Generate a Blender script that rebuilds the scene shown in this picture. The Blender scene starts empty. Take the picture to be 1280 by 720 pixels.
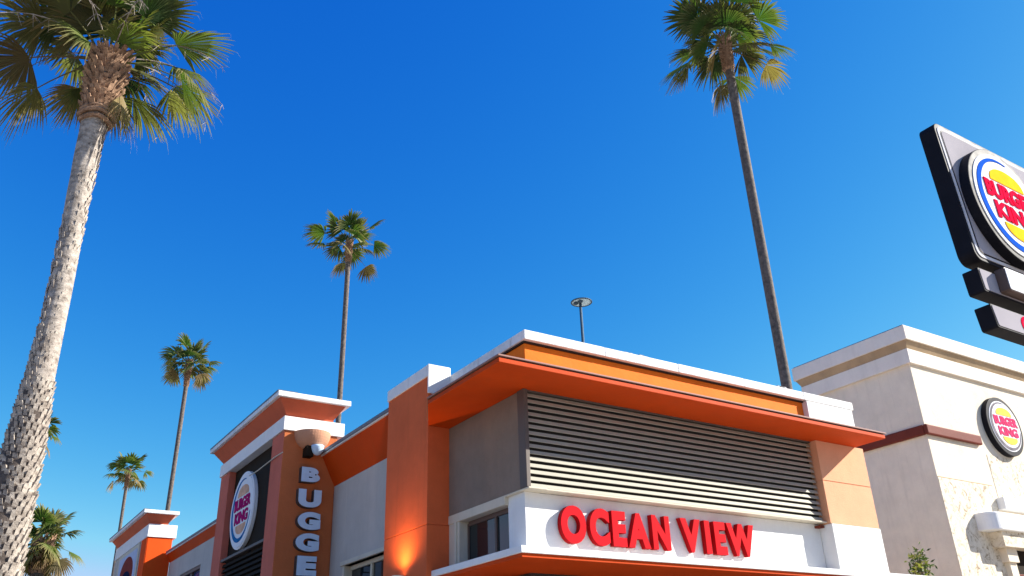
import bpy, bmesh, math, random
from mathutils import Vector, Matrix, noise
R = math.radians
D = bpy.data
sc = bpy.context.scene
col = sc.collection
random.seed(7)

# ------------------------------------------------------------------ materials
def nmat(name):
    m = D.materials.new(name); m.use_nodes = True
    nt = m.node_tree; b = nt.nodes['Principled BSDF']
    return m, nt, b
def N(nt, t, **k):
    n = nt.nodes.new(t)
    for a, v in k.items(): setattr(n, a, v)
    return n
def ramp(nt, fac, stops):
    r = N(nt, 'ShaderNodeValToRGB'); e = r.color_ramp.elements
    while len(e) < len(stops): e.new(0.5)
    for i, (p, c) in enumerate(stops): e[i].position = p; e[i].color = (*c, 1)
    nt.links.new(fac, r.inputs[0]); return r.outputs[0]
def stucco(name, c, rough=.85, var=.12, bump=.25, scale=55, stain=.0, staincol=(.2,.17,.13), bigvar=.0):
    m, nt, b = nmat(name)
    tc = N(nt, 'ShaderNodeTexCoord')
    n1 = N(nt, 'ShaderNodeTexNoise'); n1.inputs['Scale'].default_value = 1.3; n1.inputs['Detail'].default_value = 12; n1.inputs['Roughness'].default_value = .72
    nt.links.new(tc.outputs['Object'], n1.inputs['Vector'])
    var *= 1.6; bump *= 1.5; lo = tuple(v*(1-var) for v in c); hi = tuple(min(1, v*(1+var)) for v in c)
    colr = ramp(nt, n1.outputs['Fac'], [(.3, lo), (.7, hi)])
    if stain > 0:
        mp = N(nt, 'ShaderNodeMapping'); mp.inputs['Scale'].default_value = (5, 5, .45)
        nt.links.new(tc.outputs['Object'], mp.inputs['Vector'])
        n2 = N(nt, 'ShaderNodeTexNoise'); n2.inputs['Scale'].default_value = 1.0; n2.inputs['Detail'].default_value = 9; n2.inputs['Roughness'].default_value = .7
        nt.links.new(mp.outputs[0], n2.inputs['Vector'])
        f = ramp(nt, n2.outputs['Fac'], [(.52, (0,0,0)), (.72, (stain,)*3)])
        mx = N(nt, 'ShaderNodeMixRGB'); nt.links.new(f, mx.inputs[0]); nt.links.new(colr, mx.inputs[1]); mx.inputs[2].default_value = (*staincol, 1)
        colr = mx.outputs[0]
    nt.links.new(colr, b.inputs['Base Color'])
    b.inputs['Roughness'].default_value = rough; b.inputs['Specular IOR Level'].default_value = .08
    n3 = N(nt, 'ShaderNodeTexNoise'); n3.inputs['Scale'].default_value = scale; n3.inputs['Detail'].default_value = 5
    nt.links.new(tc.outputs['Object'], n3.inputs['Vector'])
    n4 = N(nt, 'ShaderNodeTexNoise'); n4.inputs['Scale'].default_value = 3; n4.inputs['Detail'].default_value = 3
    nt.links.new(tc.outputs['Object'], n4.inputs['Vector'])
    ad = N(nt, 'ShaderNodeMath', operation='MULTIPLY_ADD'); ad.inputs[1].default_value = 1.5
    nt.links.new(n4.outputs['Fac'], ad.inputs[0]); nt.links.new(n3.outputs['Fac'], ad.inputs[2])
    bp = N(nt, 'ShaderNodeBump'); bp.inputs['Strength'].default_value = bump; bp.inputs['Distance'].default_value = .02
    nt.links.new(ad.outputs[0], bp.inputs['Height']); nt.links.new(bp.outputs[0], b.inputs['Normal'])
    return m
def plain(name, c, rough=.5, metal=0, spec=.5, var=.08, scale=6, bump=0.0):
    m, nt, b = nmat(name)
    tc = N(nt, 'ShaderNodeTexCoord')
    n1 = N(nt, 'ShaderNodeTexNoise'); n1.inputs['Scale'].default_value = scale; n1.inputs['Detail'].default_value = 6
    nt.links.new(tc.outputs['Object'], n1.inputs['Vector'])
    nt.links.new(ramp(nt, n1.outputs['Fac'], [(.3, tuple(v*(1-var) for v in c)), (.7, tuple(min(1, v*(1+var)) for v in c))]), b.inputs['Base Color'])
    rr = N(nt, 'ShaderNodeMapRange'); rr.inputs[3].default_value = max(0, rough-.08); rr.inputs[4].default_value = min(1, rough+.12)
    nt.links.new(n1.outputs['Fac'], rr.inputs[0]); nt.links.new(rr.outputs[0], b.inputs['Roughness'])
    b.inputs['Metallic'].default_value = metal; b.inputs['Specular IOR Level'].default_value = spec
    if bump:
        bp = N(nt, 'ShaderNodeBump'); bp.inputs['Strength'].default_value = bump; bp.inputs['Distance'].default_value = .02
        nt.links.new(n1.outputs['Fac'], bp.inputs['Height']); nt.links.new(bp.outputs[0], b.inputs['Normal'])
    return m
M = {}
M['white'] = stucco('white_stucco', (.80,.79,.76), var=.04, bump=.18, stain=.18, staincol=(.55,.50,.42))
M['coping'] = stucco('white_coping_paint', (.78,.78,.76), rough=.6, var=.06, bump=.3, stain=.5, staincol=(.35,.33,.31))
M['trim'] = stucco('cream_trim', (.62,.56,.44), rough=.6, var=.05, bump=.1, stain=.2)
M['taupe'] = stucco('taupe_stucco', (.235,.185,.145), var=.08, bump=.2, stain=.2, staincol=(.12,.11,.1))
M['wing'] = stucco('grey_cream_stucco', (.52,.47,.41), var=.06, bump=.2, stain=.25, staincol=(.33,.3,.27))
M['orange'] = stucco('orange_stucco', (.66,.135,.045), rough=.75, var=.07, bump=.15, stain=.25, staincol=(.36,.09,.03))
M['orange_bright'] = stucco('bright_orange_stucco', (.84,.185,.016), rough=.7, var=.08, bump=.12, stain=.4, staincol=(.6,.18,.03))
M['eave'] = stucco('orange_red_eave_paint', (.54,.058,.005), rough=.6, var=.06, bump=.08, stain=.25, staincol=(.4,.08,.02))
M['salmon'] = stucco('salmon_stucco', (.75,.385,.225), var=.05, bump=.18, stain=.15, staincol=(.5,.24,.14))
M['bowl'] = stucco('pale_salmon_plaster', (.50,.26,.16), var=.05)
M['tower'] = stucco('shade_darkened_orange_stucco', (.50,.145,.052), var=.07, bump=.18, stain=.2, staincol=(.38,.13,.06))  # base darkened in place of shade that nothing casts on the tower front
M['tower_side'] = stucco('terracotta_stucco', (.60,.155,.10), var=.07, bump=.18, stain=.2, staincol=(.3,.08,.05))
M['flare'] = stucco('terracotta_cornice', (.56,.125,.06), rough=.7, var=.07, bump=.12, stain=.2, staincol=(.34,.09,.05))
M['far_red'] = stucco('vermilion_stucco', (.80,.085,.012), var=.05, bump=.15, stain=.15, staincol=(.5,.09,.02))
M['cream'] = stucco('cream_stucco', (.77,.67,.52), var=.06, bump=.35, stain=.3, staincol=(.48,.4,.3))
M['cornice'] = stucco('pale_cornice_stucco', (.76,.70,.61), var=.05, bump=.2, stain=.2, staincol=(.45,.4,.32))
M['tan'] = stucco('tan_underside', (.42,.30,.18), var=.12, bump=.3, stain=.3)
M['band_red'] = stucco('dark_red_band', (.16,.035,.022), rough=.55, var=.1, bump=.1)
M['slat'] = plain('slat_grey_metal', (.38,.36,.29), rough=.6, spec=.25, var=.06)
M['louvre_back'] = plain('louvre_dark_back', (.035,.03,.027), rough=.8)
M['louvre_end'] = plain('louvre_end_brown', (.10,.075,.062), rough=.6)
M['flash'] = plain('flashing_metal', (.30,.16,.13), rough=.6, spec=.2)
M['dark'] = plain('dark_gap', (.02,.012,.01), rough=.8)
M['darkmetal'] = plain('black_metal', (.010,.010,.014), rough=.6, spec=.1, var=.2)
M['greyface'] = plain('grey_sign_face', (.38,.355,.375), rough=.8, var=.05, scale=2, spec=.0)
M['silver'] = plain('silver_metal', (.66,.65,.67), rough=.6, spec=.0)
M['brown'] = plain('brown_metal', (.10,.06,.045), rough=.5)
M['signwhite'] = plain('sign_white_acrylic', (.80,.80,.80), rough=.7, var=.03, spec=.0)
M['signblue'] = plain('sign_blue', (.02,.10,.50), rough=.9, spec=.0)
M['signred'] = plain('sign_red', (.75,.012,.05), rough=.9, spec=.0)
M['signyellow'] = plain('sign_yellow', (.90,.50,.03), rough=.6, spec=.0)
M['faded_red'] = plain('faded_pink_red', (.72,.07,.16), rough=.9, spec=.0, var=.2)
M['faded_grey'] = plain('faded_grey', (.22,.20,.21), rough=.9, spec=.0, var=.3)
M['faded_yellow'] = plain('faded_yellow', (.80,.60,.12), rough=.9, spec=.0, var=.2)
M['magenta'] = plain('magenta_red', (.42,.02,.14), rough=.9, spec=.0, var=.2)
M['teal'] = plain('teal_blue', (.03,.17,.38), rough=.9, spec=.0, var=.3)
M['pale_orange'] = plain('pale_orange', (.72,.42,.28), rough=.9, spec=.0, var=.2)
M['letter_red'] = plain('red_channel_letter', (.58,.009,.015), rough=.7, spec=.05, var=.16, scale=3)
M['letter_side'] = plain('red_letter_return', (.34,.004,.006), rough=.6, spec=.1)
M['letter_blue'] = plain('pale_blue_letter', (.52,.66,.80), rough=.7, spec=.1, var=.08)
M['letter_edge'] = plain('letter_dark_edge', (.05,.045,.045), rough=.5)
M['panel_dark'] = plain('dark_brown_panel', (.022,.014,.008), rough=.8, spec=.1, var=.3, scale=4, bump=.2)
M['mastgrey'] = plain('blue_grey_paint', (.06,.10,.14), rough=.6, spec=.2)
M['lampglass'] = plain('pale_lens', (.62,.82,.90), rough=.5, spec=.3)
M['slate'] = plain('roof_edge_blue_grey', (.10,.11,.14), rough=.5, var=.2)
M['poster'] = plain('poster_pale', (.50,.55,.68), rough=.9, spec=.0)
M['poster_red'] = plain('poster_brick_red', (.25,.06,.05), rough=.9, spec=.0)
M['poster_navy'] = plain('poster_navy', (.02,.025,.06), rough=.9, spec=.0)
M['asphalt'] = stucco('concrete_lot', (.34,.30,.25), var=.12, bump=.5, scale=80)  # unseen lot made pale so it bounces warm light into the shade
M['paving'] = stucco('concrete_paving', (.44,.40,.35), var=.1, bump=.25, scale=60, stain=.3)
M['linepaint'] = plain('parking_line_white', (.7,.7,.68), rough=.7, var=.1)
M['soil'] = stucco('bark_mulch', (.11,.07,.045), var=.3, bump=.8, scale=40)
M['roof'] = stucco('roof_felt', (.22,.22,.22), var=.15, bump=.3)

def glass_mat(name, c, tint=(.012,.016,.018)):
    m, nt, b = nmat(name)
    tc = N(nt, 'ShaderNodeTexCoord')
    n = N(nt, 'ShaderNodeTexNoise'); n.inputs['Scale'].default_value = 1.3; n.inputs['Detail'].default_value = 2
    nt.links.new(tc.outputs['Object'], n.inputs['Vector'])
    nt.links.new(ramp(nt, n.outputs['Fac'], [(.35, tint), (.7, c)]), b.inputs['Base Color'])
    b.inputs['Roughness'].default_value = .04; b.inputs['Specular IOR Level'].default_value = .5
    bp = N(nt, 'ShaderNodeBump'); bp.inputs['Strength'].default_value = .04; nt.links.new(n.outputs['Fac'], bp.inputs['Height']); nt.links.new(bp.outputs[0], b.inputs['Normal'])
    return m
M['glass'] = glass_mat('dark_window_glass', (.02,.03,.032))
M['glass_blue_reflection'] = glass_mat('window_glass_painted_reflection', (.06,.12,.30), (.02,.05,.18))  # blue reflection painted into the base colour of the pane

# travertine
m, nt, b = nmat('travertine_stone')
tc = N(nt, 'ShaderNodeTexCoord'); mp = N(nt, 'ShaderNodeMapping'); mp.inputs['Scale'].default_value = (1,1,1.0)
nt.links.new(tc.outputs['Object'], mp.inputs[0])
n1 = N(nt, 'ShaderNodeTexNoise'); n1.inputs['Scale'].default_value = 5; n1.inputs['Detail'].default_value = 12; n1.inputs['Roughness'].default_value = .75; n1.inputs['Distortion'].default_value = 1.2
nt.links.new(mp.outputs[0], n1.inputs[0])
nt.links.new(ramp(nt, n1.outputs['Fac'], [(.38, (.30,.21,.12)), (.47, (.68,.59,.44)), (.62, (.78,.70,.57))]), b.inputs['Base Color'])
b.inputs['Roughness'].default_value = .8
bp = N(nt, 'ShaderNodeBump'); bp.inputs['Strength'].default_value = .8; bp.inputs['Distance'].default_value = .04
nt.links.new(n1.outputs['Fac'], bp.inputs['Height']); nt.links.new(bp.outputs[0], b.inputs['Normal'])
M['stone'] = m

# leaf: colour from attribute of each frond's own colour, translucent
m, nt, b = nmat('palm_leaf')
at = N(nt, 'ShaderNodeAttribute', attribute_name='lc')
nt.links.new(at.outputs['Color'], b.inputs['Base Color']); b.inputs['Roughness'].default_value = .55
b.inputs['Specular IOR Level'].default_value = .2
tr = N(nt, 'ShaderNodeBsdfTranslucent'); g = N(nt, 'ShaderNodeMixRGB', blend_type='MULTIPLY'); g.inputs[0].default_value = 1; g.inputs[2].default_value = (1.1,1.45,.6,1)
nt.links.new(at.outputs['Color'], g.inputs[1]); nt.links.new(g.outputs[0], tr.inputs[0])
mix = N(nt, 'ShaderNodeMixShader'); mix.inputs[0].default_value = .38
nt.links.new(b.outputs[0], mix.inputs[1]); nt.links.new(tr.outputs[0], mix.inputs[2]); nt.links.new(mix.outputs[0], nt.nodes['Material Output'].inputs[0])
M['leaf'] = m
def bark(name, a, c, ring=14):
    m, nt, b = nmat(name)
    tc = N(nt, 'ShaderNodeTexCoord'); mp = N(nt, 'ShaderNodeMapping'); mp.inputs['Scale'].default_value = (9,9,ring*1.6)
    nt.links.new(tc.outputs['Object'], mp.inputs[0])
    n1 = N(nt, 'ShaderNodeTexNoise'); n1.inputs['Scale'].default_value = 1.0; n1.inputs['Detail'].default_value = 9; n1.inputs['Roughness'].default_value = .7
    nt.links.new(mp.outputs[0], n1.inputs[0])
    nt.links.new(ramp(nt, n1.outputs['Fac'], [(.35, a), (.62, c)]), b.inputs['Base Color'])
    b.inputs['Roughness'].default_value = .9
    bp = N(nt, 'ShaderNodeBump'); bp.inputs['Strength'].default_value = .7; bp.inputs['Distance'].default_value = .03
    nt.links.new(n1.outputs['Fac'], bp.inputs['Height']); nt.links.new(bp.outputs[0], b.inputs['Normal'])
    return m
M['bark_pale'] = bark('palm_bark_pale', (.13,.105,.085), (.46,.40,.34), 9)
M['bark_dark'] = bark('palm_bark_brown', (.055,.045,.040), (.17,.135,.11), 5)
M['boot'] = bark('palm_leaf_base', (.17,.135,.11), (.50,.44,.37), 8)
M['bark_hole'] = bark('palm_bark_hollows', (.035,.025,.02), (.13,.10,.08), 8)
M['boot_red'] = bark('palm_leaf_base_red', (.13,.065,.035), (.42,.26,.16), 8)

# ------------------------------------------------------------------ mesh helpers
class MB:
    def __init__(s): s.v = []; s.f = []; s.c = []
    def face(s, pts, c=None):
        i = len(s.v); s.v += [tuple(p) for p in pts]; s.f.append(tuple(range(i, i+len(pts)))); s.c.append(c)
    def box(s, x0, x1, y0, y1, z0, z1):
        i = len(s.v)
        s.v += [(x0,y0,z0),(x1,y0,z0),(x1,y1,z0),(x0,y1,z0),(x0,y0,z1),(x1,y0,z1),(x1,y1,z1),(x0,y1,z1)]
        for f in ((0,3,2,1),(4,5,6,7),(0,1,5,4),(1,2,6,5),(2,3,7,6),(3,0,4,7)): s.f.append(tuple(i+k for k in f)); s.c.append(None)
        return s
    def rings(s, rs, cap=True, c=None):
        i = len(s.v); n = len(rs[0])
        for r in rs: s.v += [tuple(p) for p in r]
        for a in range(len(rs)-1):
            for k in range(n):
                k2 = (k+1) % n
                s.f.append((i+a*n+k, i+a*n+k2, i+(a+1)*n+k2, i+(a+1)*n+k)); s.c.append(c)
        if cap:
            s.f.append(tuple(i+k for k in reversed(range(n)))); s.c.append(c)
            s.f.append(tuple(i+(len(rs)-1)*n+k for k in range(n))); s.c.append(c)
        return s
    def prism(s, poly, a, b, axis='y'):
        f = {'y': lambda p, t: (p[0], t, p[1]), 'x': lambda p, t: (t, p[0], p[1]), 'z': lambda p, t: (p[0], p[1], t)}[axis]
        return s.rings([[f(p, a) for p in poly], [f(p, b) for p in poly]])
    def tube(s, pts, rad, n=10, c=None, cap=True):
        rs = []
        for i, p in enumerate(pts):
            p = Vector(p); d = (Vector(pts[min(i+1, len(pts)-1)]) - Vector(pts[max(i-1, 0)])).normalized()
            a = d.cross(Vector((0,0,1)));
            if a.length < .05: a = Vector((1,0,0))
            a.normalize(); b_ = d.cross(a)
            r = rad[i] if isinstance(rad, (list, tuple)) else rad
            rs.append([p + a*r*math.cos(2*math.pi*k/n) + b_*r*math.sin(2*math.pi*k/n) for k in range(n)])
        return s.rings(rs, cap, c)
    def build(s, name, mat, parent=None, bevel=0, smooth=False):
        off = Vector((0,0,0))
        if parent is not None:
            p = parent
            while p.parent: p = p.parent
            off = p.location
        me = D.meshes.new(name); me.from_pydata([tuple(Vector(v)-off) for v in s.v], [], s.f)
        bm = bmesh.new(); bm.from_mesh(me)
        if not any(c is not None for c in s.c): bmesh.ops.recalc_face_normals(bm, faces=bm.faces)
        bm.to_mesh(me); bm.free()
        if any(c is not None for c in s.c):
            ca = me.attributes.new('lc', 'FLOAT_COLOR', 'CORNER')
            data = []
            for poly in me.polygons:
                c = s.c[poly.index] or (.1,.15,.05)
                if isinstance(c[0], tuple):
                    for q in range(poly.loop_total): data += [*c[q % len(c)], 1]
                else:
                    data += [*c, 1]*poly.loop_total
            ca.data.foreach_set('color', data)
        me.materials.append(mat)
        if smooth: me.polygons.foreach_set('use_smooth', [True]*len(me.polygons))
        o = D.objects.new(name, me); col.objects.link(o)
        if parent is not None: o.parent = parent
        if bevel:
            b = o.modifiers.new('bevel', 'BEVEL'); b.width = bevel; b.segments = 2; b.limit_method = 'ANGLE'; b.angle_limit = R(40)
        return o
def tag(o, label=None, cat=None, group=None, kind=None):
    for k, v in (('label', label), ('category', cat), ('group', group), ('kind', kind)):
        if v: o[k] = v
    return o
def thing(name, loc, label, cat, group=None):
    o = D.objects.new(name, None); o.location = loc; o.empty_display_size = .3; col.objects.link(o)
    return tag(o, label, cat, group)
def bx(name, mat, parent, *dims, bevel=.008):
    mb = MB()
    for d in dims: mb.box(*d)
    return mb.build(name, mat, parent, bevel)

def glyph(ch, offset=.0, extrude=.5, res=6):
    c = D.curves.new('glyph', 'FONT'); c.body = ch; c.size = 1; c.extrude = extrude; c.offset = offset; c.resolution_u = res
    o = D.objects.new('glyph', c); col.objects.link(o)
    bpy.context.view_layer.update()
    dg = bpy.context.evaluated_depsgraph_get()
    me = D.meshes.new_from_object(o.evaluated_get(dg))
    vs = [v.co.copy() for v in me.vertices]; fs = [tuple(p.vertices) for p in me.polygons]
    D.objects.remove(o); D.curves.remove(c); D.meshes.remove(me)
    return vs, fs
def glyph_box(mb, ch, origin, eu, ev, en, u0, u1, v0, v1, n0, n1, offset=.0, shear=0):
    """fit glyph(s) into a rectangle of the sign's own plane"""
    vs, fs = glyph(ch, offset)
    xs = [v.x for v in vs]; ys = [v.y for v in vs]
    ax, bx_, ay, by = min(xs), max(xs), min(ys), max(ys); i = len(mb.v)
    for v in vs:
        fv = (v.y-ay)/(by-ay)
        u = u0+(u1-u0)*(v.x-ax)/(bx_-ax) + shear*(fv-.5); w = v0+(v1-v0)*fv; n = n0+(n1-n0)*(v.z+.5)
        mb.v.append(tuple(Vector(origin)+eu*u+ev*w+en*n))
    for f in fs: mb.f.append(tuple(i+k for k in f)); mb.c.append(None)

def roundel(name, loc, eu, ev, en, rad, depth, label, drum='darkmetal', tilt=0, white_rim=.93, letters='signred', parent=None, ringm='signblue', bunm='signyellow'):
    root = parent or thing(name, loc, label, 'restaurant sign')
    o = Vector(loc)
    if tilt:
        c, s_ = math.cos(tilt), math.sin(tilt); eu, ev = eu*c+ev*s_, -eu*s_+ev*c
    def disc(n0, n1, r, seg=72, cx=0, cy=0):
        mb = MB(); mb.rings([[o+en*n+eu*(cx+r*math.cos(2*math.pi*k/seg))+ev*(cy+r*math.sin(2*math.pi*k/seg)) for k in range(seg)] for n in (n0, n1)]); return mb
    def poly(n0, n1, pts):
        mb = MB(); mb.rings([[o+en*n+eu*p[0]+ev*p[1] for p in pts] for n in (n0, n1)]); return mb
    disc(0, depth, rad).build('drum', M[drum], root, .012)
    disc(depth-.01, depth+.012, rad*white_rim).build('face', M['signwhite'], root, .004)
    # blue crescent: fat on the lower left, thin towards both ends
    k = rad*.82; out = []; inn = []
    for i in range(49):
        a = R(75 + 275*i/48); out.append((k*math.cos(a), k*math.sin(a)))
        t = math.sin(math.pi*i/48)
        r2 = k*(1-.13*t-.02); inn.append((r2*math.cos(a), r2*math.sin(a)))
    mb = MB()
    for i in range(48):
        q = [out[i], out[i+1], inn[i+1], inn[i]]
        mb.rings([[o+en*n+eu*p[0]+ev*p[1] for p in q] for n in (depth+.013, depth+.020)])
    mb.build('crescent', M[ringm], root)
    def bun(top):
        pts = []
        if top:
            for i in range(25): a = math.pi*i/24; pts.append((.46*math.cos(a), .37+.27*math.sin(a)**.8))
        else:
            pts += [(-.42, -.38), (.42, -.38)]
            for i in range(1, 24): a = -math.pi*i/24; pts.append((.42*math.cos(a), -.40+.22*math.sin(a)))
        return [(p[0]*rad+.08*rad, p[1]*rad) for p in pts]
    poly(depth+.013, depth+.022, bun(True)).build('bun', M[bunm], root)
    poly(depth+.013, depth+.022, bun(False)).build('bun', M[bunm], root)
    mb = MB(); glyph_box(mb, 'BURGER', o, eu, ev, en, -.60*rad, .76*rad, .02*rad, .33*rad, depth+.013, depth+.026, .045)
    glyph_box(mb, 'KING', o, eu, ev, en, -.48*rad, .64*rad, -.34*rad, -.03*rad, depth+.013, depth+.026, .045)
    mb.build('lettering', M[letters], root)
    return root
X, Y, Z = Vector((1,0,0)), Vector((0,1,0)), Vector((0,0,1))

# ------------------------------------------------------------------ ground
g = MB(); g.face([(-600,-600,0),(700,-600,0),(700,900,0),(-600,900,0)])
tag(g.build('ground', M['asphalt']), kind='structure')
tag(bx('pavement', M['paving'], None, (-2.9,9.6,-1.9,-.2,.0,.13), (-2.9,-.1,-.2,30,.0,.13), (9.6,13.0,-1.9,2,.0,.13), (13.0,31,-.2,2,.0,.13)), kind='structure')
mb = MB()
for k in range(8): mb.box(-2.0+2.7*k, -1.9+2.7*k, -7.0, -2.2, .001, .005)
tag(mb.build('parking_lines', M['linepaint']), kind='structure')
tag(bx('planting_bed', M['soil'], None, (-8.2,-4.4,-1.2,30,.0,.15)), kind='structure')

# ------------------------------------------------------------------ main restaurant building
B = thing('restaurant_building', (0,0,0), 'orange restaurant with projecting eave, striped louvre front and a capped tower on its side', 'building')
# walls
bx('wall', M['wing'], B, (.3,7.2,2.25,21.4,0,6.25), (.72,6.1,1.10,2.25,0,3.3), (.3,6.1,.42,2.25,3.38,6.25), (6.1,7.2,1.1,2.25,0,6.25),
   (0,.3,3.77,4.42,0,5.74),(0,.3,6.42,7.1,0,5.74),(0,.3,4.42,6.42,4.08,5.74),(0,.3,4.42,6.42,0,1.0),
   (0,.3,11.6,17.25,0,6.2),(0,.3,19.7,21.4,0,6.2),(0,.3,17.25,19.7,5.6,6.2),(0,.3,17.25,19.7,0,4.3))
bx('white_wall', M['white'], B, (.05,6.11,.2,.42,3.38,4.235), (.052,.3,.42,.62,3.38,4.235), (.052,.3,.62,.63,3.38,4.13))
bx('taupe_wall', M['taupe'], B, (0,.3,.2,2.25,4.26,5.66), (.3,6.11,.2,.42,4.26,5.70))
# ledge trim
bx('trim', M['trim'], B, (-.012,.3,.62,2.25,4.13,4.26), (-.012,.3,.0,.62,4.235,4.26), (.3,6.11,.02,.2,4.235,4.26), (.0,.3,1.93,2.25,3.38,4.13), (-.03,0,1.99,2.05,3.44,4.13))
# windows
w = bx('window', M['louvre_back'], B, (.26,.29,.63,1.93,3.38,4.13), bevel=0)
bx('pane', M['glass'], w, (.16,.18,.67,1.89,3.46,4.06), bevel=0)
bx('frame', M['brown'], w, (.14,.2,.63,.67,3.44,4.10), (.14,.2,1.89,1.93,3.44,4.10), (.14,.2,.67,1.89,4.06,4.13), (.13,.2,1.08,1.13,3.44,4.06))
w = bx('window', M['louvre_back'], B, (.26,.29,4.42,6.42,1.0,4.08), bevel=0)
bx('pane', M['glass'], w, (.16,.18,4.5,6.34,1.05,4.0), bevel=0)
bx('frame', M['trim'], w, (-.04,.2,4.36,6.48,4.08,4.16), (-.01,.2,6.34,6.42,1.0,4.08), (.12,.2,4.42,4.5,1.0,4.08), (.12,.2,4.5,6.34,4.0,4.08),(.12,.2,5.35,5.42,1.0,4.0))
w = bx('window', M['louvre_back'], B, (.26,.29,17.25,19.7,4.3,5.6), bevel=0)
bx('pane', M['glass_blue_reflection'], w, (.12,.14,17.33,19.62,4.35,5.52), bevel=0)
bx('frame', M['brown'], w, (.02,.16,17.25,17.35,4.3,5.6), (.02,.16,19.6,19.7,4.3,5.6), (.02,.16,17.35,19.6,5.5,5.6), (.06,.16,18.4,18.6,4.3,5.5))
# storefront under the canopy
w = bx('storefront', M['louvre_back'], B, (.66,6.1,1.04,1.10,.1,3.3), (.66,.72,1.1,2.25,.1,3.3), bevel=0)
bx('pane', M['glass'], w, (.64,6.1,1.00,1.02,.2,3.2), (.62,.64,1.0,2.25,.2,3.2), bevel=0)
# louvre
L = bx('louvre', M['louvre_back'], B, (.03,6.10,.16,.2,4.27,5.66), bevel=0)
mb = MB(); pitch = 1.385/15
for i in range(15):
    z0 = 4.275+i*pitch+random.uniform(-.0025,.0025)
    mb.prism([(.075,z0),(.075,z0+.007),(.100,z0+.058),(.150,z0+.070),(.150,z0+.062),(.108,z0+.050),(.088,z0)], .05, 6.095, 'x')
mb.build('slats', M['slat'], L, .002)
bx('end_panel', M['louvre_end'], L, (-.02,.05,.03,.205,4.262,5.66))
bx('top_rail', M['louvre_end'], L, (.05,6.1,.06,.16,5.64,5.665), bevel=0)
# right pillar
bx('pillar', M['salmon'], B, (6.11,7.42,-.05,1.1,4.22,4.945), (6.11,7.42,-.05,1.1,4.957,5.66), (6.12,7.41,-.04,1.1,4.945,4.957), bevel=.004)
bx('pillar_base', M['white'], B, (6.12,7.43,-.06,1.1,0,4.215))
bx('pillar_block', M['white'], B, (6.11,7.38,-.02,1.1,5.76,6.40))
bx('bracket', M['band_red'], B, (5.98,6.10,.08,.2,4.16,4.20))  # dark red block paints the shaded pillar side below the louvre
# parapet
bx('parapet', M['orange_bright'], B, (.06,6.11,.08,.3,5.70,6.385), (.06,.3,.3,2.25,5.70,6.385))
bx('parapet_back', M['orange'], B, (.3,7.2,21.1,21.4,6.2,6.5),(7.0,7.3,1.1,21.1,5.7,6.4))
bx('coping', M['coping'], B, (.0,1.498,-.02,.36,6.41,6.56), (1.504,3.018,-.018,.36,6.41,6.559), (3.024,4.538,-.021,.36,6.41,6.561), (4.544,6.058,-.019,.36,6.41,6.559), (6.064,7.44,-.02,.36,6.41,6.56), (.0,.36,.36,2.25,6.41,6.56), (7.0,7.44,.36,21.4,6.42,6.5), bevel=.012)
bx('coping_gap', M['dark'], B, (.03,6.11,.05,.3,6.385,6.41), (.03,.3,.3,2.25,6.385,6.41), bevel=0)
rnd0 = random.Random(4); 
for k in range(6):
    cx = 1.2+rnd0.random()*4.6; h_ = rnd0.uniform(.012,.03); bx('flashing_patch', M['slate'], B, (cx, cx+rnd0.uniform(.05,.22), .0, .10, 6.557, 6.56+h_), bevel=.004)
bx('roof_deck', M['roof'], B, (.3,7.0,.3,21.1,6.25,6.28), bevel=0)
# eave
def eave_poly(o, e=0): return [(-.88-o,-.70-o),(7.2+o,-.70-o),(7.2+o,.079),(.059,.079),(.059,2.249),(-.38-o,2.249),(-.88-o,1.3)]
MB().prism(eave_poly(0), 5.66, 5.725, 'z').build('eave', M['eave'], B, .006)
MB().prism(eave_poly(-.02), 5.725, 5.742, 'z').build('eave_groove', M['dark'], B)
MB().prism(eave_poly(.02), 5.742, 5.765, 'z').build('eave_flashing', M['flash'], B, .003)
# left pillar
bx('pillar', M['orange'], B, (-.38,.3,2.25,3.77,0,4.115), (-.38,.3,2.25,3.77,4.125,6.50), (-.37,.29,2.26,3.76,4.115,4.125), bevel=.005)
bx('pillar_cap', M['coping'], B, (-.40,.02,2.23,3.79,6.50,6.70))
bx('pillar_cap_face', M['white'], B, (-.405,.0,2.215,2.245,6.20,6.70))
# wing friezes and copings
def frieze(y0, y1, zb, zt, out):
    MB().prism([(0.05,zb),(0,zb),(-out,zt),(0.05,zt)], y0, y1, 'y').build('frieze', M['eave'], B, .004)
    bx('coping', M['slate'], B, (-out-.05,.3,y0,y1,zt+.03,zt+.10))
    bx('coping_gap', M['coping'], B, (-out-.03,.3,y0,y1,zt,zt+.03), bevel=0)
frieze(3.79, 7.1, 5.74, 6.33, .30)
frieze(11.62, 21.38, 6.20, 6.46, .12)
# canopy slab
C_ = bx('canopy', M['white'], B, (-.30,9.4,-.20,1.1,3.35,3.44), (-.30,6.11,1.1,2.25,3.35,3.44), bevel=.006)
bx('soffit', M['eave'], C_, (-.27,9.37,-.17,1.1,3.30,3.348), (-.27,6.11,1.1,2.24,3.30,3.348), bevel=0)

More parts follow.
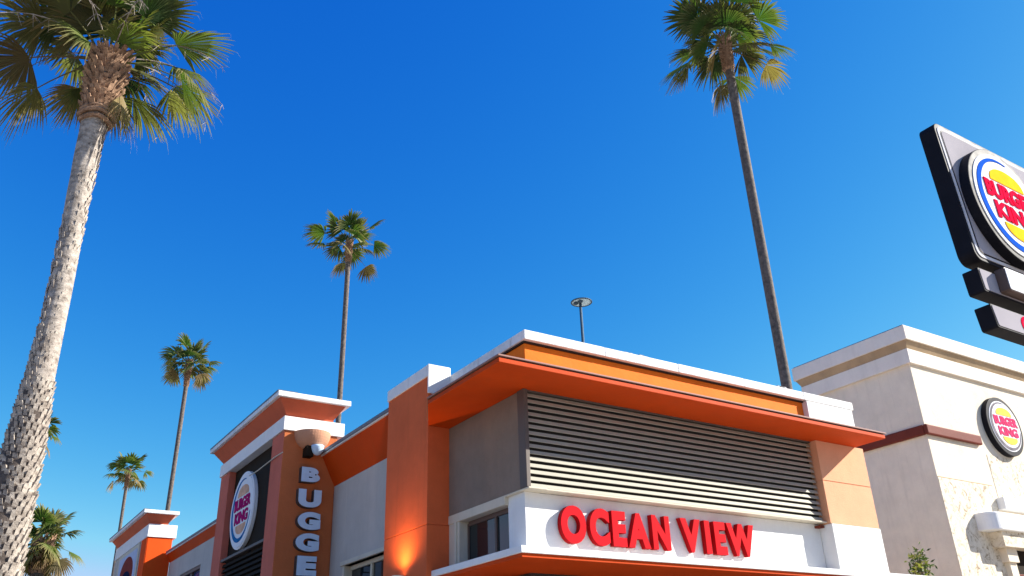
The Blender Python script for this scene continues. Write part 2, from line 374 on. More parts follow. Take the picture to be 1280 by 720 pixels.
# near tower
T = MB()
bx('tower_front', M['tower'], B, (-1.13,.0,7.1,7.5,0,6.78))
bx('tower_side', M['tower_side'], B, (-1.135,-.6,7.104,7.82,0,6.775), (-1.135,-.6,10.9,11.6,0,6.775), (-1.135,-.6,7.82,10.9,0,.9),(-.6,.3,7.5,11.6,0,6.775))
tp = bx('tower_panel', M['panel_dark'], B, (-.98,-.6,7.82,10.9,.9,6.775), bevel=0)
mb = MB()
for i in range(34):
    z = .95+i*.11
    mb.prism([(-1.08,z),(-1.05,z+.075),(-.99,z+.085),(-.99,z)], 7.84, 10.88, 'y')
mb.build('slats', M['panel_dark'], tp)
bx('slat_rail', M['louvre_end'], tp, (-1.12,-.98,7.83,10.89,4.70,4.76))
bx('tower_band', M['white'], B, (-1.17,.14,7.06,11.64,6.78,7.07))
def rect(x0,x1,y0,y1,z): return [(x0,y0,z),(x1,y0,z),(x1,y1,z),(x0,y1,z)]
MB().rings([rect(-1.12,-.10,7.11,11.59,7.07), rect(-1.12,-.10,7.11,11.59,7.12), rect(-1.31,.06,6.94,11.76,7.36), rect(-1.34,.08,6.91,11.79,7.40)]).build('tower_cornice', M['flare'], B)
bx('tower_cap', M['coping'], B, (-1.41,.17,6.84,11.86,7.40,7.51), bevel=.01)
bx('tower_cap_edge', M['slate'], B, (-1.415,-1.0,6.86,11.865,7.49,7.53), bevel=0)

# far tower
F = thing('tower', (-.4,21.4,0), 'far vermilion tower with flared cornice and white band at the end of the restaurant', 'tower')
bx('tower_front', M['far_red'], F, (-.78,-.0,21.42,22.0,0,7.0))
bx('tower_side', M['wing'], F, (-.785,-.0,22.0,27.0,0,7.0))
bx('corner_strip', M['far_red'], F, (-.80,-.78,21.43,22.3,0,7.0), bevel=0)
bx('tower_band', M['white'], F, (-.82,.10,21.38,27.04,7.0,7.42))
MB().rings([rect(-.79,-.2,21.42,26.98,7.42), rect(-.79,-.2,21.42,26.98,7.46), rect(-.98,-.05,21.2,27.2,7.72)]).build('tower_cornice', M['flare'], F)
bx('tower_cap', M['white'], F, (-1.08,.05,21.1,27.3,7.72,7.83))
bx('tower_cap_edge', M['slate'], F, (-1.085,-.9,21.12,27.305,7.81,7.85), bevel=0)
pf = bx('poster_frame', M['trim'], F, (-.82,-.785,22.5,26.0,4.2,6.98))
bx('poster', M['poster'], pf, (-.826,-.82,22.7,25.8,4.4,6.84), bevel=0)
mb = MB(); pts = []
for i in range(21): a = math.pi*i/20; pts.append((24.2+1.15*math.cos(a), 6.12+.62*math.sin(a)))
mb.prism(pts+[(23.05,5.6),(25.35,5.6)], -.832, -.826, 'x').build('poster_shape', M['poster_red'], pf)
mb = MB(); pts = []
for i in range(21): a = math.pi*i/20; pts.append((24.2+1.0*math.cos(a), 5.7+.55*math.sin(a)))
mb.prism(pts+[(23.2,4.5),(25.2,4.5)], -.838, -.832, 'x').build('poster_shape', M['poster_navy'], pf)

# half bowl over the vertical letters
S = thing('wall_bowl', (-.55,7.1,6.77), 'beige half bowl ornament fixed under the white band of the near tower', 'ornament')
mb = MB(); rs = []
for j in range(11):
    t = math.pi/2*j/10; r = .38*math.cos(t)**.8 if j < 10 else .02; z = 6.77-.36*math.sin(t)
    rs.append([(-.55+r*math.cos(a), 7.1-r*math.sin(a), z) for a in [math.pi*k/20 for k in range(21)]])
for a in range(10):
    for k in range(20): mb.face([rs[a][k], rs[a][k+1], rs[a+1][k+1], rs[a+1][k]])
mb.face([rs[0][k] for k in range(21)])
bo = mb.build('bowl', M['bowl'], S, smooth=False)
mb = MB(); rs = []
for j in range(9):
    t = math.pi/2*j/8; r = max(.004,.13*math.cos(t)); z = 6.47-.20*math.sin(t)
    rs.append([(-.50+r*math.cos(a), 6.86-r*math.sin(a), z) for a in [2*math.pi*k/24 for k in range(24)]])
mb.rings(rs).build('pendant', M['letter_blue'], S, smooth=True)
bx('pendant_box', M['panel_dark'], S, (-.72,-.56,6.88,7.1,6.25,6.46))

# vertical letters on the tower front: B U G G E
V = thing('vertical_lettering', (-.55,7.1,4), 'pale blue block letters running down the front of the near tower', 'lettering')
for ch, u0, u1, v0, v1 in (('B',-.76,-.37,5.74,6.04),('U',-.79,-.31,5.24,5.60),('G',-.77,-.30,4.81,5.16),('G',-.78,-.30,4.40,4.75),('E',-.72,-.32,3.95,4.32)):
    for nm, mt, n0, n1, g_ in (('letter_backing','letter_edge',0,.10,.018),):
        pass
    mb = MB(); glyph_box(mb, ch, (0,7.1,0), X, Z, -Y, u0, u1, v0, v1, .0, .14, .075)
    lo = mb.build('letter', M['letter_edge'], V)
    mb = MB(); glyph_box(mb, ch, (0,7.1,0), X, Z, -Y, u0+.004, u1-.004, v0+.004, v1-.004, .141, .155, .070)
    mb.build('letter_face', M['letter_blue'], lo)

# OCEAN VIEW channel letters
O = thing('ocean_view_lettering', (2.4,.2,3.55), 'red raised letters spelling OCEAN VIEW on the white wall under the louvre', 'lettering')
zt, zb = 4.075, 3.58
for ch, u0, u1 in (('O',.49,.92),('C',.98,1.33),('E',1.38,1.63),('A',1.66,2.07),('N',2.12,2.46),('V',2.68,3.09),('I',3.17,3.28),('E',3.37,3.61),('W',3.64,4.24)):
    rd = .012 if ch in 'OC' else 0; u0, u1 = u0*1.0104+.068, u1*1.0104+.068
    mb = MB(); glyph_box(mb, ch, (0,.2,0), X, Z, -Y, u0, u1, zb-rd, zt+rd, .02, .095, .055)
    lo = mb.build('letter', M['letter_side'], O)
    mb = MB(); glyph_box(mb, ch, (0,.2,0), X, Z, -Y, u0+.001, u1-.001, zb-rd+.001, zt+rd-.001, .096, .106, .055)
    mb.build('letter_face', M['letter_red'], lo, .003)
    xm = (u0+u1)/2
    bx('standoff', M['silver'], lo, (xm-.03,xm+.03,.17,.199,zb-.015,zb+.05), bevel=0)

# roundels
roundel('round_sign', (-.98,9.80,5.68), -Y, Z, -X, .85, .09, 'round restaurant sign with magenta words on the dark side panel of the near tower', drum='signwhite', white_rim=.95, letters='magenta', ringm='teal', bunm='pale_orange')
roundel('round_sign', (16.52,2,7.84), X, Z, -Y, .80, .15, 'small round restaurant sign on the sunlit cream stucco wall', drum='darkmetal', white_rim=.86, letters='faded_red', ringm='faded_grey', bunm='faded_yellow')

# cable over tower side, a thin pale line drawn as a tube
mb = MB(); mb.tube([(-1.13,7.1,6.32),(-1.17,7.5,6.30),(-1.18,8.5,6.26),(-1.15,9.2,6.30)], .012, 6)
tag(mb.build('strand', M['trim']), 'thin pale cable from the round sign to the near tower corner', 'strand')

# wall light with warm lamp
W = thing('wall_light', (-.38,2.97,3.38), 'small up-lit wall lamp low on the tall orange pillar', 'wall lamp')
mb = MB(); mb.rings([[(-.50+r*math.cos(a), 2.97+r*math.sin(a), z) for a in [2*math.pi*k/20 for k in range(20)]] for r, z in ((.04,3.26),(.09,3.30),(.095,3.45),(.085,3.45),(.08,3.36))]).build('housing', M['silver'], W)
bx('bracket', M['silver'], W, (-.42,-.38,2.93,3.01,3.30,3.40))
m, nt, b = nmat('lamp_glow'); b.inputs['Emission Color'].default_value = (1,.55,.2,1); b.inputs['Emission Strength'].default_value = 8
mb = MB(); mb.rings([[(-.50+r*math.cos(a), 2.97+r*math.sin(a), z) for a in [2*math.pi*k/16 for k in range(16)]] for r, z in ((.05,3.37),(.05,3.40),(.02,3.42))]).build('bulb', m, W)
ld = D.lights.new('lamp_light', 'SPOT'); ld.energy = 42; ld.color = (1,.50,.16); ld.spot_size = R(165); ld.spot_blend = 1; ld.shadow_soft_size = .04
lo = D.objects.new('lamp_light', ld); col.objects.link(lo); lo.parent = W; lo.location = (-.24,0,.10); lo.rotation_euler = (R(180), R(-6), 0)

# ------------------------------------------------------------------ cream stucco building
K = thing('stucco_building', (13.06,2,0), 'cream stucco building with stepped cornice and dark red band behind the restaurant', 'building')
bx('wall', M['cream'], K, (13.06,31,2.0,5.2,0,9.4), (13.3,31,5.2,14,0,7.2), bevel=.01)
bx('joint', M['tan'], K, (13.075,15.36,1.992,2.0,6.172,6.195), bevel=0)
bx('stone_cladding', M['stone'], K, (13.055,15.34,1.982,2.0,2.2,6.17))
bx('stone_cladding', M['stone'], K, (15.5,18.2,1.99,2.0,5.9,7.0), bevel=0)
bx('cornice', M['cornice'], K, (12.98,31.1,1.92,5.30,9.04,9.42))
bx('cornice_cap', M['cornice'], K, (12.86,31.2,1.80,5.42,9.62,9.99))
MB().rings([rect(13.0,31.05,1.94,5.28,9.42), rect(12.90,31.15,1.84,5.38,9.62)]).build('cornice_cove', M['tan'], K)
bx('roof_edge', M['slate'], K, (12.90,31.15,1.84,5.38,9.99,10.02), bevel=0)
bx('red_band', M['band_red'], K, (12.97,15.30,1.90,2.0,7.20,7.45), (12.97,13.06,2.0,5.2,7.20,7.45), bevel=.03)
bx('ledge', M['white'], K, (15.36,31,1.80,2.0,5.58,5.88), bevel=.02)
def rpoly(x0, y0, r, x1, y1):
    p = [(x1,y0),(x1,y1),(x0,y1)]
    for i in range(9):
        a = math.pi+math.pi/2*i/8; p.append((x0+r+r*math.cos(a), y0+r+r*math.sin(a)))
    return p
MB().prism(rpoly(14.18,1.55,.35,31,2.0), 4.98, 5.40, 'z').build('awning', M['white'], K, .03)
bx('awning_underside', M['stone'], K, (14.6,31,1.66,2.0,4.62,4.98))
bx('pier', M['cream'], K, (14.85,15.30,1.80,2.0,4.30,4.62), (14.95,15.25,1.86,2.0,0,4.30))
bx('doorway', M['panel_dark'], K, (15.3,18.5,1.96,2.0,2.6,4.62), bevel=0)
bx('door_sill', M['band_red'], K, (15.25,18.5,1.90,2.0,2.2,4.05))

# ------------------------------------------------------------------ pole sign
P = thing('pole_sign', (5.05,-4.9,0), 'big black framed pole sign with grey face and round emblem at the right edge', 'pole sign')
def rrect(x0, x1, z0, z1, r, skew=0):
    p = []
    for cx, cz, a0 in ((x1-r,z1-r,0),(x0+r,z1-r,90),(x0+r,z0+r,180),(x1-r,z0+r,270)):
        for i in range(7):
            a = R(a0+15*i); z = cz+r*math.sin(a); p.append((cx+r*math.cos(a)+(skew*(z1-z)/(z1-z0)), z))
    return p
F0 = -5.015
MB().prism(rrect(3.11,5.59,6.25,8.242,.13,.09), F0, F0+.215).build('frame', M['darkmetal'], P, .010)
MB().prism(rrect(3.16,5.54,6.30,8.19,.10,.09), F0-.010, F0).build('edge_line', M['silver'], P)
MB().prism(rrect(3.205,5.495,6.345,8.145,.085,.09), F0-.015, F0-.010).build('inner_line', M['darkmetal'], P)
MB().prism(rrect(3.222,5.478,6.362,8.128,.08,.09), F0-.020, F0-.015).build('sign_face', M['greyface'], P)
roundel('emblem', (4.13,F0-.018,7.18), X, Z, -Y, .845, .13, '', white_rim=.90, parent=P, tilt=R(-1))
b2 = MB().prism(rrect(3.15,5.8,5.815,6.126,.03,.025), F0, F0+.20).build('lower_box', M['darkmetal'], P, .008)
MB().prism(rrect(3.175,5.78,5.84,6.11,.025,.025), F0-.007, F0).build('box_face', M['greyface'], b2)
MB().prism(rrect(3.50,5.6,5.85,6.16,.03,.0), F0-.13, F0-.007).build('raised_panel', M['brown'], b2, .008)
MB().prism(rrect(3.515,5.58,5.865,6.15,.025,.0), F0-.137, F0-.13).build('panel_face', M['signwhite'], b2)
b3 = MB().prism(rrect(3.19,5.8,5.364,5.66,.03,.04), F0, F0+.20).build('lower_box', M['darkmetal'], P, .008)
MB().prism(rrect(3.215,5.78,5.388,5.643,.025,.04), F0-.007, F0).build('box_face', M['greyface'], b3)
def ring(mb, cx, cz, r0, r1, y0, y1, n=32):
    for k in range(n):
        a, c = 2*math.pi*k/n, 2*math.pi*(k+1)/n
        q = [(cx+r1*math.cos(a),cz+r1*math.sin(a)),(cx+r1*math.cos(c),cz+r1*math.sin(c)),(cx+r0*math.cos(c),cz+r0*math.sin(c)),(cx+r0*math.cos(a),cz+r0*math.sin(a))]
        mb.prism(q, y0, y1)
mb = MB(); ring(mb, 3.90, 5.515, .0001, .115, F0-.014, F0-.007); mb.build('badge', M['signred'], b3)
mb = MB(); ring(mb, 3.90, 5.515, .045, .07, F0-.020, F0-.014); mb.build('badge_ring', M['signwhite'], b3)
MB().tube([(5.1,-4.9,0),(5.1,-4.9,5.4)], .13, 20).build('pole', M['darkmetal'], P)
MB().box(5.0,5.2,-4.97,-4.84,5.2,6.3).build('pole_bracket', M['darkmetal'], P)

# ------------------------------------------------------------------ high mast lamp
H = thing('mast_lamp', (18.3,21.7,0), 'tall thin mast with a ring shaped lamp head above the restaurant roof', 'street lamp')
MB().tube([(18.3,21.7,0),(18.3,21.7,19.9)], [.12,.07], 12).build('mast', M['mastgrey'], H, smooth=True)
mb = MB(); n = 32; rr = []
for j in range(8):
    a = 2*math.pi*j/8; rr.append((.52+.035*math.cos(a), 20.0+.035*math.sin(a)))
for k in range(n):
    a, c = 2*math.pi*k/n, 2*math.pi*(k+1)/n
    for j in range(8):
        p, q = rr[j], rr[(j+1) % 8]
        mb.face([(18.42+p[0]*math.cos(a),21.75+p[0]*math.sin(a),p[1]),(18.42+p[0]*math.cos(c),21.75+p[0]*math.sin(c),p[1]),(18.42+q[0]*math.cos(c),21.75+q[0]*math.sin(c),q[1]),(18.42+q[0]*math.cos(a),21.75+q[0]*math.sin(a),q[1])])
mb.build('lamp_ring', M['mastgrey'], H, smooth=True)
mb = MB(); mb.rings([[(18.42+r*math.cos(a),21.75+r*math.sin(a),z) for a in [2*math.pi*k/24 for k in range(24)]] for r, z in ((.02,19.95),(.3,19.965),(.48,19.99),(.48,20.02),(.3,20.08),(.02,20.1))]).build('lamp_glass', M['lampglass'], H, smooth=True)
for k in range(2):
    a = R(160+60*k); cx, cy = 18.42+.3*math.cos(a), 21.75+.3*math.sin(a)
    bx('floodlight', M['mastgrey'], H, (cx-.10,cx+.10,cy-.10,cy+.10,19.86,19.98), bevel=.02)
MB().tube([(18.3,21.7,19.85),(18.3,21.7,20.1)], .05, 8).build('mast_collar', M['mastgrey'], H)

# ------------------------------------------------------------------ palms
GREENS = [(.045,.085,.018),(.065,.11,.022),(.09,.14,.028),(.035,.07,.02),(.12,.16,.035)]
DRY = [(.26,.17,.075),(.20,.13,.06),(.32,.23,.11),(.16,.10,.05)]
def lerp(a, b, t): return tuple(x+(y-x)*t for x, y in zip(a, b))
def fan_leaf(mb, base, d, pet, rad, droop, nseg, rnd, dry=0., roll=0., spread=88, threads=True):
    base = Vector(base); d = Vector(d).normalized()
    side = d.cross(Z)
    if side.length < .1: side = X.copy()
    side.normalize(); nrm = side.cross(d).normalized()
    q = Matrix.Rotation(roll, 3, d); side = q @ side; nrm = q @ nrm
    gc = lerp(rnd.choice(GREENS), rnd.choice(DRY), dry); tip = lerp(gc, rnd.choice(DRY), .75)
    pc = lerp((.16,.18,.06), (.24,.15,.07), dry)
    pts = []
    for i in range(6):
        t = i/5; pts.append(base + d*pet*t - Z*droop*.35*pet*t*t)
    w = rad*.016
    mb.tube(pts, [w*1.5, w*1.3, w*1.15, w, w*.9, w*.8], 5, pc, False)
    Hb = pts[-1]; d1 = (pts[-1]-pts[-2]).normalized()
    side = (side - d1*side.dot(d1)).normalized(); nrm = side.cross(d1).normalized()
    dphi = 2*R(spread)/nseg
    for k in range(nseg):
        if rnd.random() < .05: continue
        ph = -R(spread) + dphi*(k+.5) + rnd.uniform(-.2,.2)*dphi
        sd = d1*math.cos(ph) + side*math.sin(ph)
        lat = side*math.cos(ph) - d1*math.sin(ph)
        Ls = rad*(.72+.28*math.cos(ph*.8))*rnd.uniform(.9,1.06)
        prev = None; dr = droop*rnd.uniform(.8,1.35); fl = rnd.uniform(-.03,.03)
        side_drop = .10*abs(math.sin(ph))
        for i, t in enumerate((.02,.28,.6,.75,.88,1.0)):
            wd = Ls*t*dphi*.62 if spread > 60 and t <= .6 else Ls*min(t,.3)*dphi*1.1*(1.02-t)**.5 if spread <= 60 else Ls*.6*dphi*.62*max(.06, (1-(t-.6)/.4))**.7
            c = Hb + sd*Ls*t - nrm*(side_drop*Ls*t) - Z*(dr*Ls*(.25*t*t+.55*max(0,t-.5)**1.6*1.8)) + lat*fl*Ls*t*t
            rdg = nrm*wd*.5
            cur = (c-lat*wd, c+rdg, c+lat*wd)
            if prev:
                cc = lerp(gc, tip, max(0,(t-.45)/.55)); cp = lerp(gc, tip, max(0,(pt-.45)/.55))
                mb.face([prev[0],prev[1],cur[1],cur[0]], (cp,cp,cc,cc)); mb.face([prev[1],prev[2],cur[2],cur[1]], (cp,cp,cc,cc))
            prev = cur; pt = t
        if threads and rnd.random() < .3:
            e = prev[1]; e2 = e + sd*Ls*.08 - Z*Ls*rnd.uniform(.05,.22) + lat*Ls*rnd.uniform(-.05,.05); h = lat*Ls*.004
            mb.face([e-h, e+h, e2], lerp(tip, (.45,.36,.22), .5))
def scales(mb, cx, cy, z0, z1, r0, r1, w, dz, out, rnd, keep=1.0):
    n = max(6, int(2*math.pi*r0/w)); z = z0; k = 0
    while z < z1:
        t = (z-z0)/(z1-z0); r = r0+(r1-r0)*t
        for i in range(n):
            if rnd.random() > keep: continue
            a = 2*math.pi*(i+.5*(k % 2)+rnd.uniform(-.12,.12))/n; hw = w*.46/r*rnd.uniform(.8,1.15); h = dz*rnd.uniform(1.2,1.9); o = out*rnd.uniform(.5,1.35)
            def p(aa, rr_, zz): return (cx+rr_*math.cos(aa), cy+rr_*math.sin(aa), zz)
            zz = z+rnd.uniform(-.2,.2)*dz
            A, B_ = p(a-hw, r-.01, zz), p(a+hw, r-.01, zz)
            Ct, Dt = p(a-hw*.62, r+o, zz+h), p(a+hw*.62, r+o, zz+h)
            Ci, Di = p(a-hw*.62, r-.015, zz+h*.9), p(a+hw*.62, r-.015, zz+h*.9)
            mb.face([A,B_,Dt,Ct]); mb.face([Ct,Dt,Di,Ci]); mb.face([A,Ct,Ci]); mb.face([B_,Di,Dt])
        z += dz; k += 1
def crown(mb, top, rad, n, rnd, nseg, el0=80, el1=-35, dryfrom=.75, thr=True, ph0=0, petf=.5, dr0=.25, dr1=.55):
    for i in range(n):
        t = i/(n-1); az = ph0+i*2.399963+rnd.uniform(-.25,.25)
        el = R(el0+(el1-el0)*t**.85+rnd.uniform(-9,9))
        d = Vector((math.cos(az)*math.cos(el), math.sin(az)*math.cos(el), math.sin(el)))
        dry = 0 if t < dryfrom else min(.95, (t-dryfrom)/(1-dryfrom)*.9+.2)
        b = Vector(top) + Vector((math.cos(az),math.sin(az),0))*rad*.05 - Z*rad*.22*t
        pf = petf*(1 if i % 2 else rnd.uniform(.15,.6)); fan_leaf(mb, b, d, rad*pf*rnd.uniform(.85,1.15), rad*(1-petf)*(1-.32*t)*rnd.uniform(.85,1.2), dr0+dr1*t, nseg, rnd, dry, rnd.uniform(-.9,.9), threads=thr)
def trunk_pts(x, y, h, wob, rnd, n=16):
    p1, p2 = rnd.uniform(0,6), rnd.uniform(0,6)
    return [(x+wob*math.sin(p1+2.2*k/n)-wob*math.sin(p1+2.2), y+wob*math.sin(p2+2.0*k/n)-wob*math.sin(p2+2.0), h*k/n) for k in range(n+1)]
def palm(x, y, h, crad, tr, label, seed, nleaf=34, nseg=22, bark_='bark_dark', skirt=.8, lean=None, el1=-35, wob=.1, dryfrom=.75, el0=82, dr0=.25, dr1=.55):
    rnd = random.Random(seed)
    root = thing('palm_tree', (x,y,0), label, 'palm tree', 'fan palms round the restaurant')
    pts = trunk_pts(x, y, h, wob, rnd) if not lean else [(x+lean[0]*((1-k/16)**1.6), y+lean[1]*((1-k/16)**1.6), h*k/16) for k in range(17)]
    MB().tube(pts, [tr*(1.35-.35*min(1,k/5)) if k < 16 else tr*.95 for k in range(17)], 14).build('trunk', M[bark_], root, smooth=True)
    mb = MB(); scales(mb, x, y, h-skirt, h+.02, tr*1.05, tr*1.45, tr*.5, tr*.42, tr*.35, rnd); mb.build('leaf_bases', M['boot_red'], root)
    mb = MB(); crown(mb, (x,y,h), crad, nleaf, rnd, nseg, el1=el1, dryfrom=dryfrom, el0=el0, dr0=dr0, dr1=dr1); mb.build('crown', M['leaf'], root)
    return root

palm(15.42,7.75,25.2,2.85,.17,'tallest palm, dark straight trunk rising behind the right end of the restaurant roof', 11, nleaf=40, nseg=26, skirt=1.7, el1=-22, dryfrom=.85, dr0=.2, dr1=.35)
palm(8.05,27.6,23.6,2.35,.125,'slender palm with thin straight trunk rising directly behind the near tower cap', 23, nleaf=22, nseg=20, skirt=1.3, el1=-14, dryfrom=.85, dr0=.2, dr1=.35, el0=70)
palm(3.38,39.4,20.1,2.0,.12,'slender leaning palm rising behind the far vermilion tower', 5, nleaf=32, nseg=18, skirt=1.6, lean=(-.2,0), el1=-16, dr0=.2, dr1=.35, el0=75)
palm(4.6,62.0,19.0,2.0,.12,'small distant palm left of the far vermilion tower', 8, nleaf=26, nseg=14, skirt=1.4, el1=-20, dr0=.25, dr1=.4, el0=70)
palm(-3.1,29.9,8.1,1.75,.26,'short bushy palm low at the left beside the big textured trunk', 31, nleaf=40, nseg=20, skirt=1.3, el1=-55, dryfrom=.6)
palm(-1.6,70.0,23.6,2.2,.16,'distant palm half hidden behind the big textured trunk', 9, nleaf=22, nseg=12, skirt=1.2)
palm(-2.6,60.0,11.0,1.7,.18,'tiny palm top low between the big textured trunk and the bushy palm', 10, nleaf=22, nseg=12, skirt=1.0)

# the big near palm
x, y = -5.97, 1.35
rnd = random.Random(77)
G_ = thing('palm_tree', (x,y,0), 'big near palm with pale trunk and coarse leaf base texture at the left edge', 'palm tree', 'fan palms round the restaurant')
prof = [(0,.27),(1.5,.235),(3,.225),(4.4,.20),(5.0,.165),(5.5,.142),(6.2,.134),(7,.132),(8,.14),(8.7,.155),(8.95,.165),(9.9,.17),(10.1,.12)]
pts = []; rad = []
for i in range(len(prof)-1):
    for s_ in range(4):
        t = s_/4; z = prof[i][0]+(prof[i+1][0]-prof[i][0])*t
        pts.append((x+.02*math.sin(z*1.3), y, z)); rad.append((prof[i][1]+(prof[i+1][1]-prof[i][1])*t)*(1+.02*math.sin(z*31)))
MB().tube(pts, rad, 28).build('trunk', M['bark_pale'], G_, smooth=True)
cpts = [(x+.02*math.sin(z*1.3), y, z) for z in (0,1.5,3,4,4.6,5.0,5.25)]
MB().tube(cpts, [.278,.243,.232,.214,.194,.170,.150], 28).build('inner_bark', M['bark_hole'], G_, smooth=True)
mb = MB(); scales(mb, x, y, .1, 3.0, .262, .232, .078, .078, .030, rnd, keep=.93); scales(mb, x, y, 3.0, 4.4, .232, .205, .074, .074, .028, rnd, keep=.93)
scales(mb, x, y, 4.4, 5.1, .203, .165, .066, .068, .020, rnd, keep=.92); scales(mb, x, y, 5.1, 5.8, .160, .140, .055, .06, .010, rnd, keep=.7)
scales(mb, x, y, 5.8, 8.8, .136, .155, .045, .06, .005, rnd, keep=.35)
mb.build('leaf_bases', M['boot'], G_)
mb = MB(); scales(mb, x, y, 9.02, 10.0, .19, .24, .075, .075, .07, rnd); mb.build('old_leaf_bases', M['boot_red'], G_)
mb = MB()
for z, r in ((8.90,.185),(8.98,.215),(9.05,.20)):
    for k in range(28):
        a, c = 2*math.pi*k/28, 2*math.pi*(k+1)/28
        for j in range(6):
            u, v_ = 2*math.pi*j/6, 2*math.pi*(j+1)/6
            def q(al, be): return (x+(r+.035*math.cos(be))*math.cos(al), y+(r+.035*math.cos(be))*math.sin(al), z+.035*math.sin(be)+.015*math.sin(3*al))
            mb.face([q(a,u),q(c,u),q(c,v_),q(a,v_)])
mb.build('trunk_collar', M['boot_red'], G_, smooth=True)
# camera basis only used to aim fronds about the hub; the fronds are ordinary 3-D geometry
f_, pit, rol, yaw = 1077.4, .45094, -.03425, .584046
fw = Vector((math.sin(yaw)*math.cos(pit), math.cos(yaw)*math.cos(pit), math.sin(pit)))
rt = Vector((math.cos(yaw), -math.sin(yaw), 0)); up = rt.cross(fw)
cr = rt*math.cos(rol)+up*math.sin(rol); cu = -rt*math.sin(rol)+up*math.cos(rol)
hub = Vector((x, y, 10.05))
mb = MB()
#  azimuth (deg from +X), elevation, petiole, radius, droop, dry, roll
FR = [(-30,26,.82,.86,.3,.0,.3),(-33,-4,.92,.62,.9,.1,-.3),(-33,-72,.45,.58,.5,.9,.2,45),(150,14,.98,.76,.55,.8,.3),(146,-12,.80,.64,.8,.55,-.2),(147,-60,.35,.45,.5,.3,.4,45),
      (170,32,.90,.80,.4,.4,.2),(-5,-8,.70,.5,.7,.5,.1),(60,16,.8,.75,.5,.4,.2),(100,14,.75,.75,.5,.6,-.2),(20,20,.9,.75,.5,.2,.1),(-100,60,.65,.8,.2,.1,.3),(-60,50,.7,.85,.3,.0,.2),(-160,45,.7,.8,.4,.3,.1),(120,38,.8,.8,.4,.4,.3),
      (75,-5,.5,.5,.6,.8,.2),(110,-5,.5,.5,.6,.9,.1),(0,62,.35,.8,.2,.1,.0),(180,62,.4,.8,.2,.2,.4),(90,55,.3,.75,.2,.1,.2),(45,40,.45,.7,.4,.2,.6),(-140,66,.3,.75,.15,.35,.5),(-120,72,.5,.6,.1,.55,.9),(160,50,.5,.7,.3,.6,.7)]
for az, el, pe, ra, dr, dry, ro, *spr in FR:
    a, e = R(az), R(el); d = Vector((math.cos(a)*math.cos(e), math.sin(a)*math.cos(e), math.sin(e)))
    fan_leaf(mb, hub+Vector((math.cos(a)*.15, math.sin(a)*.15, -.10+.1*math.sin(e))), d, pe, ra, dr, 34, rnd, dry, ro, spread=spr[0] if spr else 84)
crown(mb, hub+Z*.25, 1.75, 14, rnd, 34, el0=88, el1=40, dryfrom=2)
mb.build('crown', M['leaf'], G_)
# flower stalks, thin and pale
mb = MB()
for k in range(9):
    a = k*2.4; p = [hub+Vector((math.cos(a), math.sin(a), 0))*(.1+1.5*t)+Z*(.35*math.sin(t*2.2)-.5*t*t) for t in [i/8 for i in range(9)]]
    mb.tube(p, [.012*(1-.7*i/8) for i in range(9)], 5)
    for i in range(3, 9):
        for s_ in range(4):
            e = p[i]+Vector((rnd.uniform(-.12,.12), rnd.uniform(-.12,.12), rnd.uniform(-.2,-.02))); mb.tube([p[i], e], [.004,.002], 3)
mb.build('flower_stalks', M['bark_pale'], G_)

# shrub behind the canopy's right end
Sx = thing('shrub', (9.9,.95,0), 'small yellow green shrub showing above the canopy in front of the cream building', 'shrub')
rnd = random.Random(3)
mb = MB(); lf = MB()
for k in range(9):
    a = rnd.uniform(0,6.28); top = Vector((9.85+.28*math.cos(a)*rnd.random(), .85+.28*math.sin(a)*rnd.random(), rnd.uniform(3.8,4.25)))
    pts = [Vector((9.9,.95,0)).lerp(top, t)+Vector((.05*math.sin(6*t+k), .05*math.cos(5*t+k), 0)) for t in [i/8 for i in range(9)]]
    mb.tube(pts, [.022*(1-.7*i/8) for i in range(9)], 6)
    for j in range(70):
        t = rnd.uniform(.72,1.0); c = Vector((9.9,.95,0)).lerp(top, t)+Vector((rnd.uniform(-.13,.13), rnd.uniform(-.13,.13), rnd.uniform(-.05,.08)))
        d = Vector((rnd.uniform(-1,1), rnd.uniform(-1,1), rnd.uniform(-.2,1))).normalized(); s_ = d.cross(Vector((rnd.random(),rnd.random(),rnd.random()))).normalized()*.018
        cc = rnd.choice([(.06,.09,.02),(.12,.13,.03),(.22,.20,.05),(.04,.06,.015)])
        lf.face([c, c+d*.05+s_, c+d*.12, c+d*.05-s_], cc)
mb.build('stem', M['bark_dark'], Sx, smooth=True); lf.build('foliage', M['leaf'], Sx)

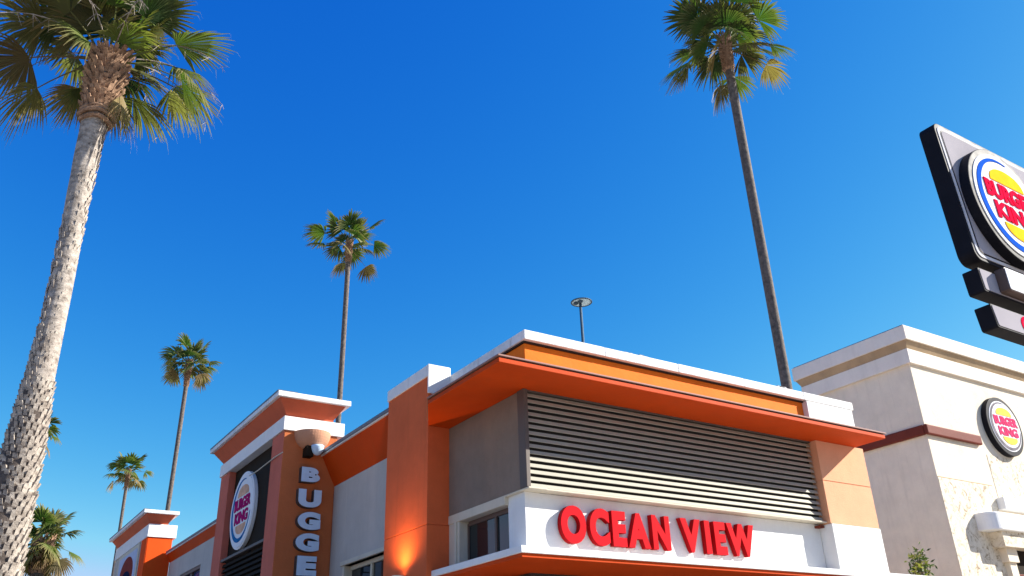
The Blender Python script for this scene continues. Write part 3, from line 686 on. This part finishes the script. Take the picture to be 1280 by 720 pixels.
# ------------------------------------------------------------------ light, sky, camera
sv = Vector((1.9,-1.0,1.22)).normalized()
elev = math.asin(sv.z); az = math.atan2(sv.x, sv.y)
w = D.worlds.new('World'); sc.world = w; w.use_nodes = True
nt = w.node_tree; bg = nt.nodes['Background']
sky = N(nt, 'ShaderNodeTexSky'); sky.sky_type = 'NISHITA'; sky.sun_disc = False
sky.sun_elevation = elev; sky.sun_rotation = az; sky.altitude = 0; sky.air_density = 1.0; sky.dust_density = .4; sky.ozone_density = 2.5
sp = N(nt, 'ShaderNodeSeparateColor'); cb = N(nt, 'ShaderNodeCombineColor'); nt.links.new(sky.outputs[0], sp.inputs[0])
for i, (ref, gm, outv, cap) in enumerate(((2.4,3.1,.95,2.2),(1.26,1.45,.512,2.5),(2.37,.48,2.40,3.8))):   # deeper blue overhead, as clear dry air shows it
    a = N(nt, 'ShaderNodeMath', operation='DIVIDE'); a.inputs[1].default_value = ref
    p_ = N(nt, 'ShaderNodeMath', operation='POWER'); p_.inputs[1].default_value = gm
    q_ = N(nt, 'ShaderNodeMath', operation='MULTIPLY'); q_.inputs[1].default_value = outv
    mi = N(nt, 'ShaderNodeMath', operation='MINIMUM'); mi.inputs[1].default_value = cap
    nt.links.new(sp.outputs[i], a.inputs[0]); nt.links.new(a.outputs[0], p_.inputs[0]); nt.links.new(p_.outputs[0], q_.inputs[0]); nt.links.new(q_.outputs[0], mi.inputs[0]); nt.links.new(mi.outputs[0], cb.inputs[i])
nt.links.new(cb.outputs[0], bg.inputs[0])
bg.inputs[1].default_value = .12
ld = D.lights.new('sun', 'SUN'); ld.energy = 5.0; ld.angle = R(.5); ld.color = (1,.955,.87)
so = D.objects.new('sun', ld); col.objects.link(so); so.rotation_euler = (-sv).to_track_quat('-Z','Y').to_euler(); so.location = (20,-20,20)

cd = D.cameras.new('camera'); cam = D.objects.new('camera', cd); col.objects.link(cam)
cd.sensor_width = 36; cd.lens = 1077.4*36/1280; cd.clip_end = 3000; cd.clip_start = .05
mw = Matrix.Identity(4)
for i in range(3): mw[i][0] = cr[i]; mw[i][1] = cu[i]; mw[i][2] = -fw[i]
mw.translation = Vector((-6.54414,-9.63943,1.6)); cam.matrix_world = mw
sc.camera = cam
sc.view_settings.view_transform = 'Standard'; sc.view_settings.look = 'None'; sc.view_settings.gamma = 1; sc.view_settings.exposure = 1.15
sc.render.engine = 'CYCLES'
sc.cycles.max_bounces = 8
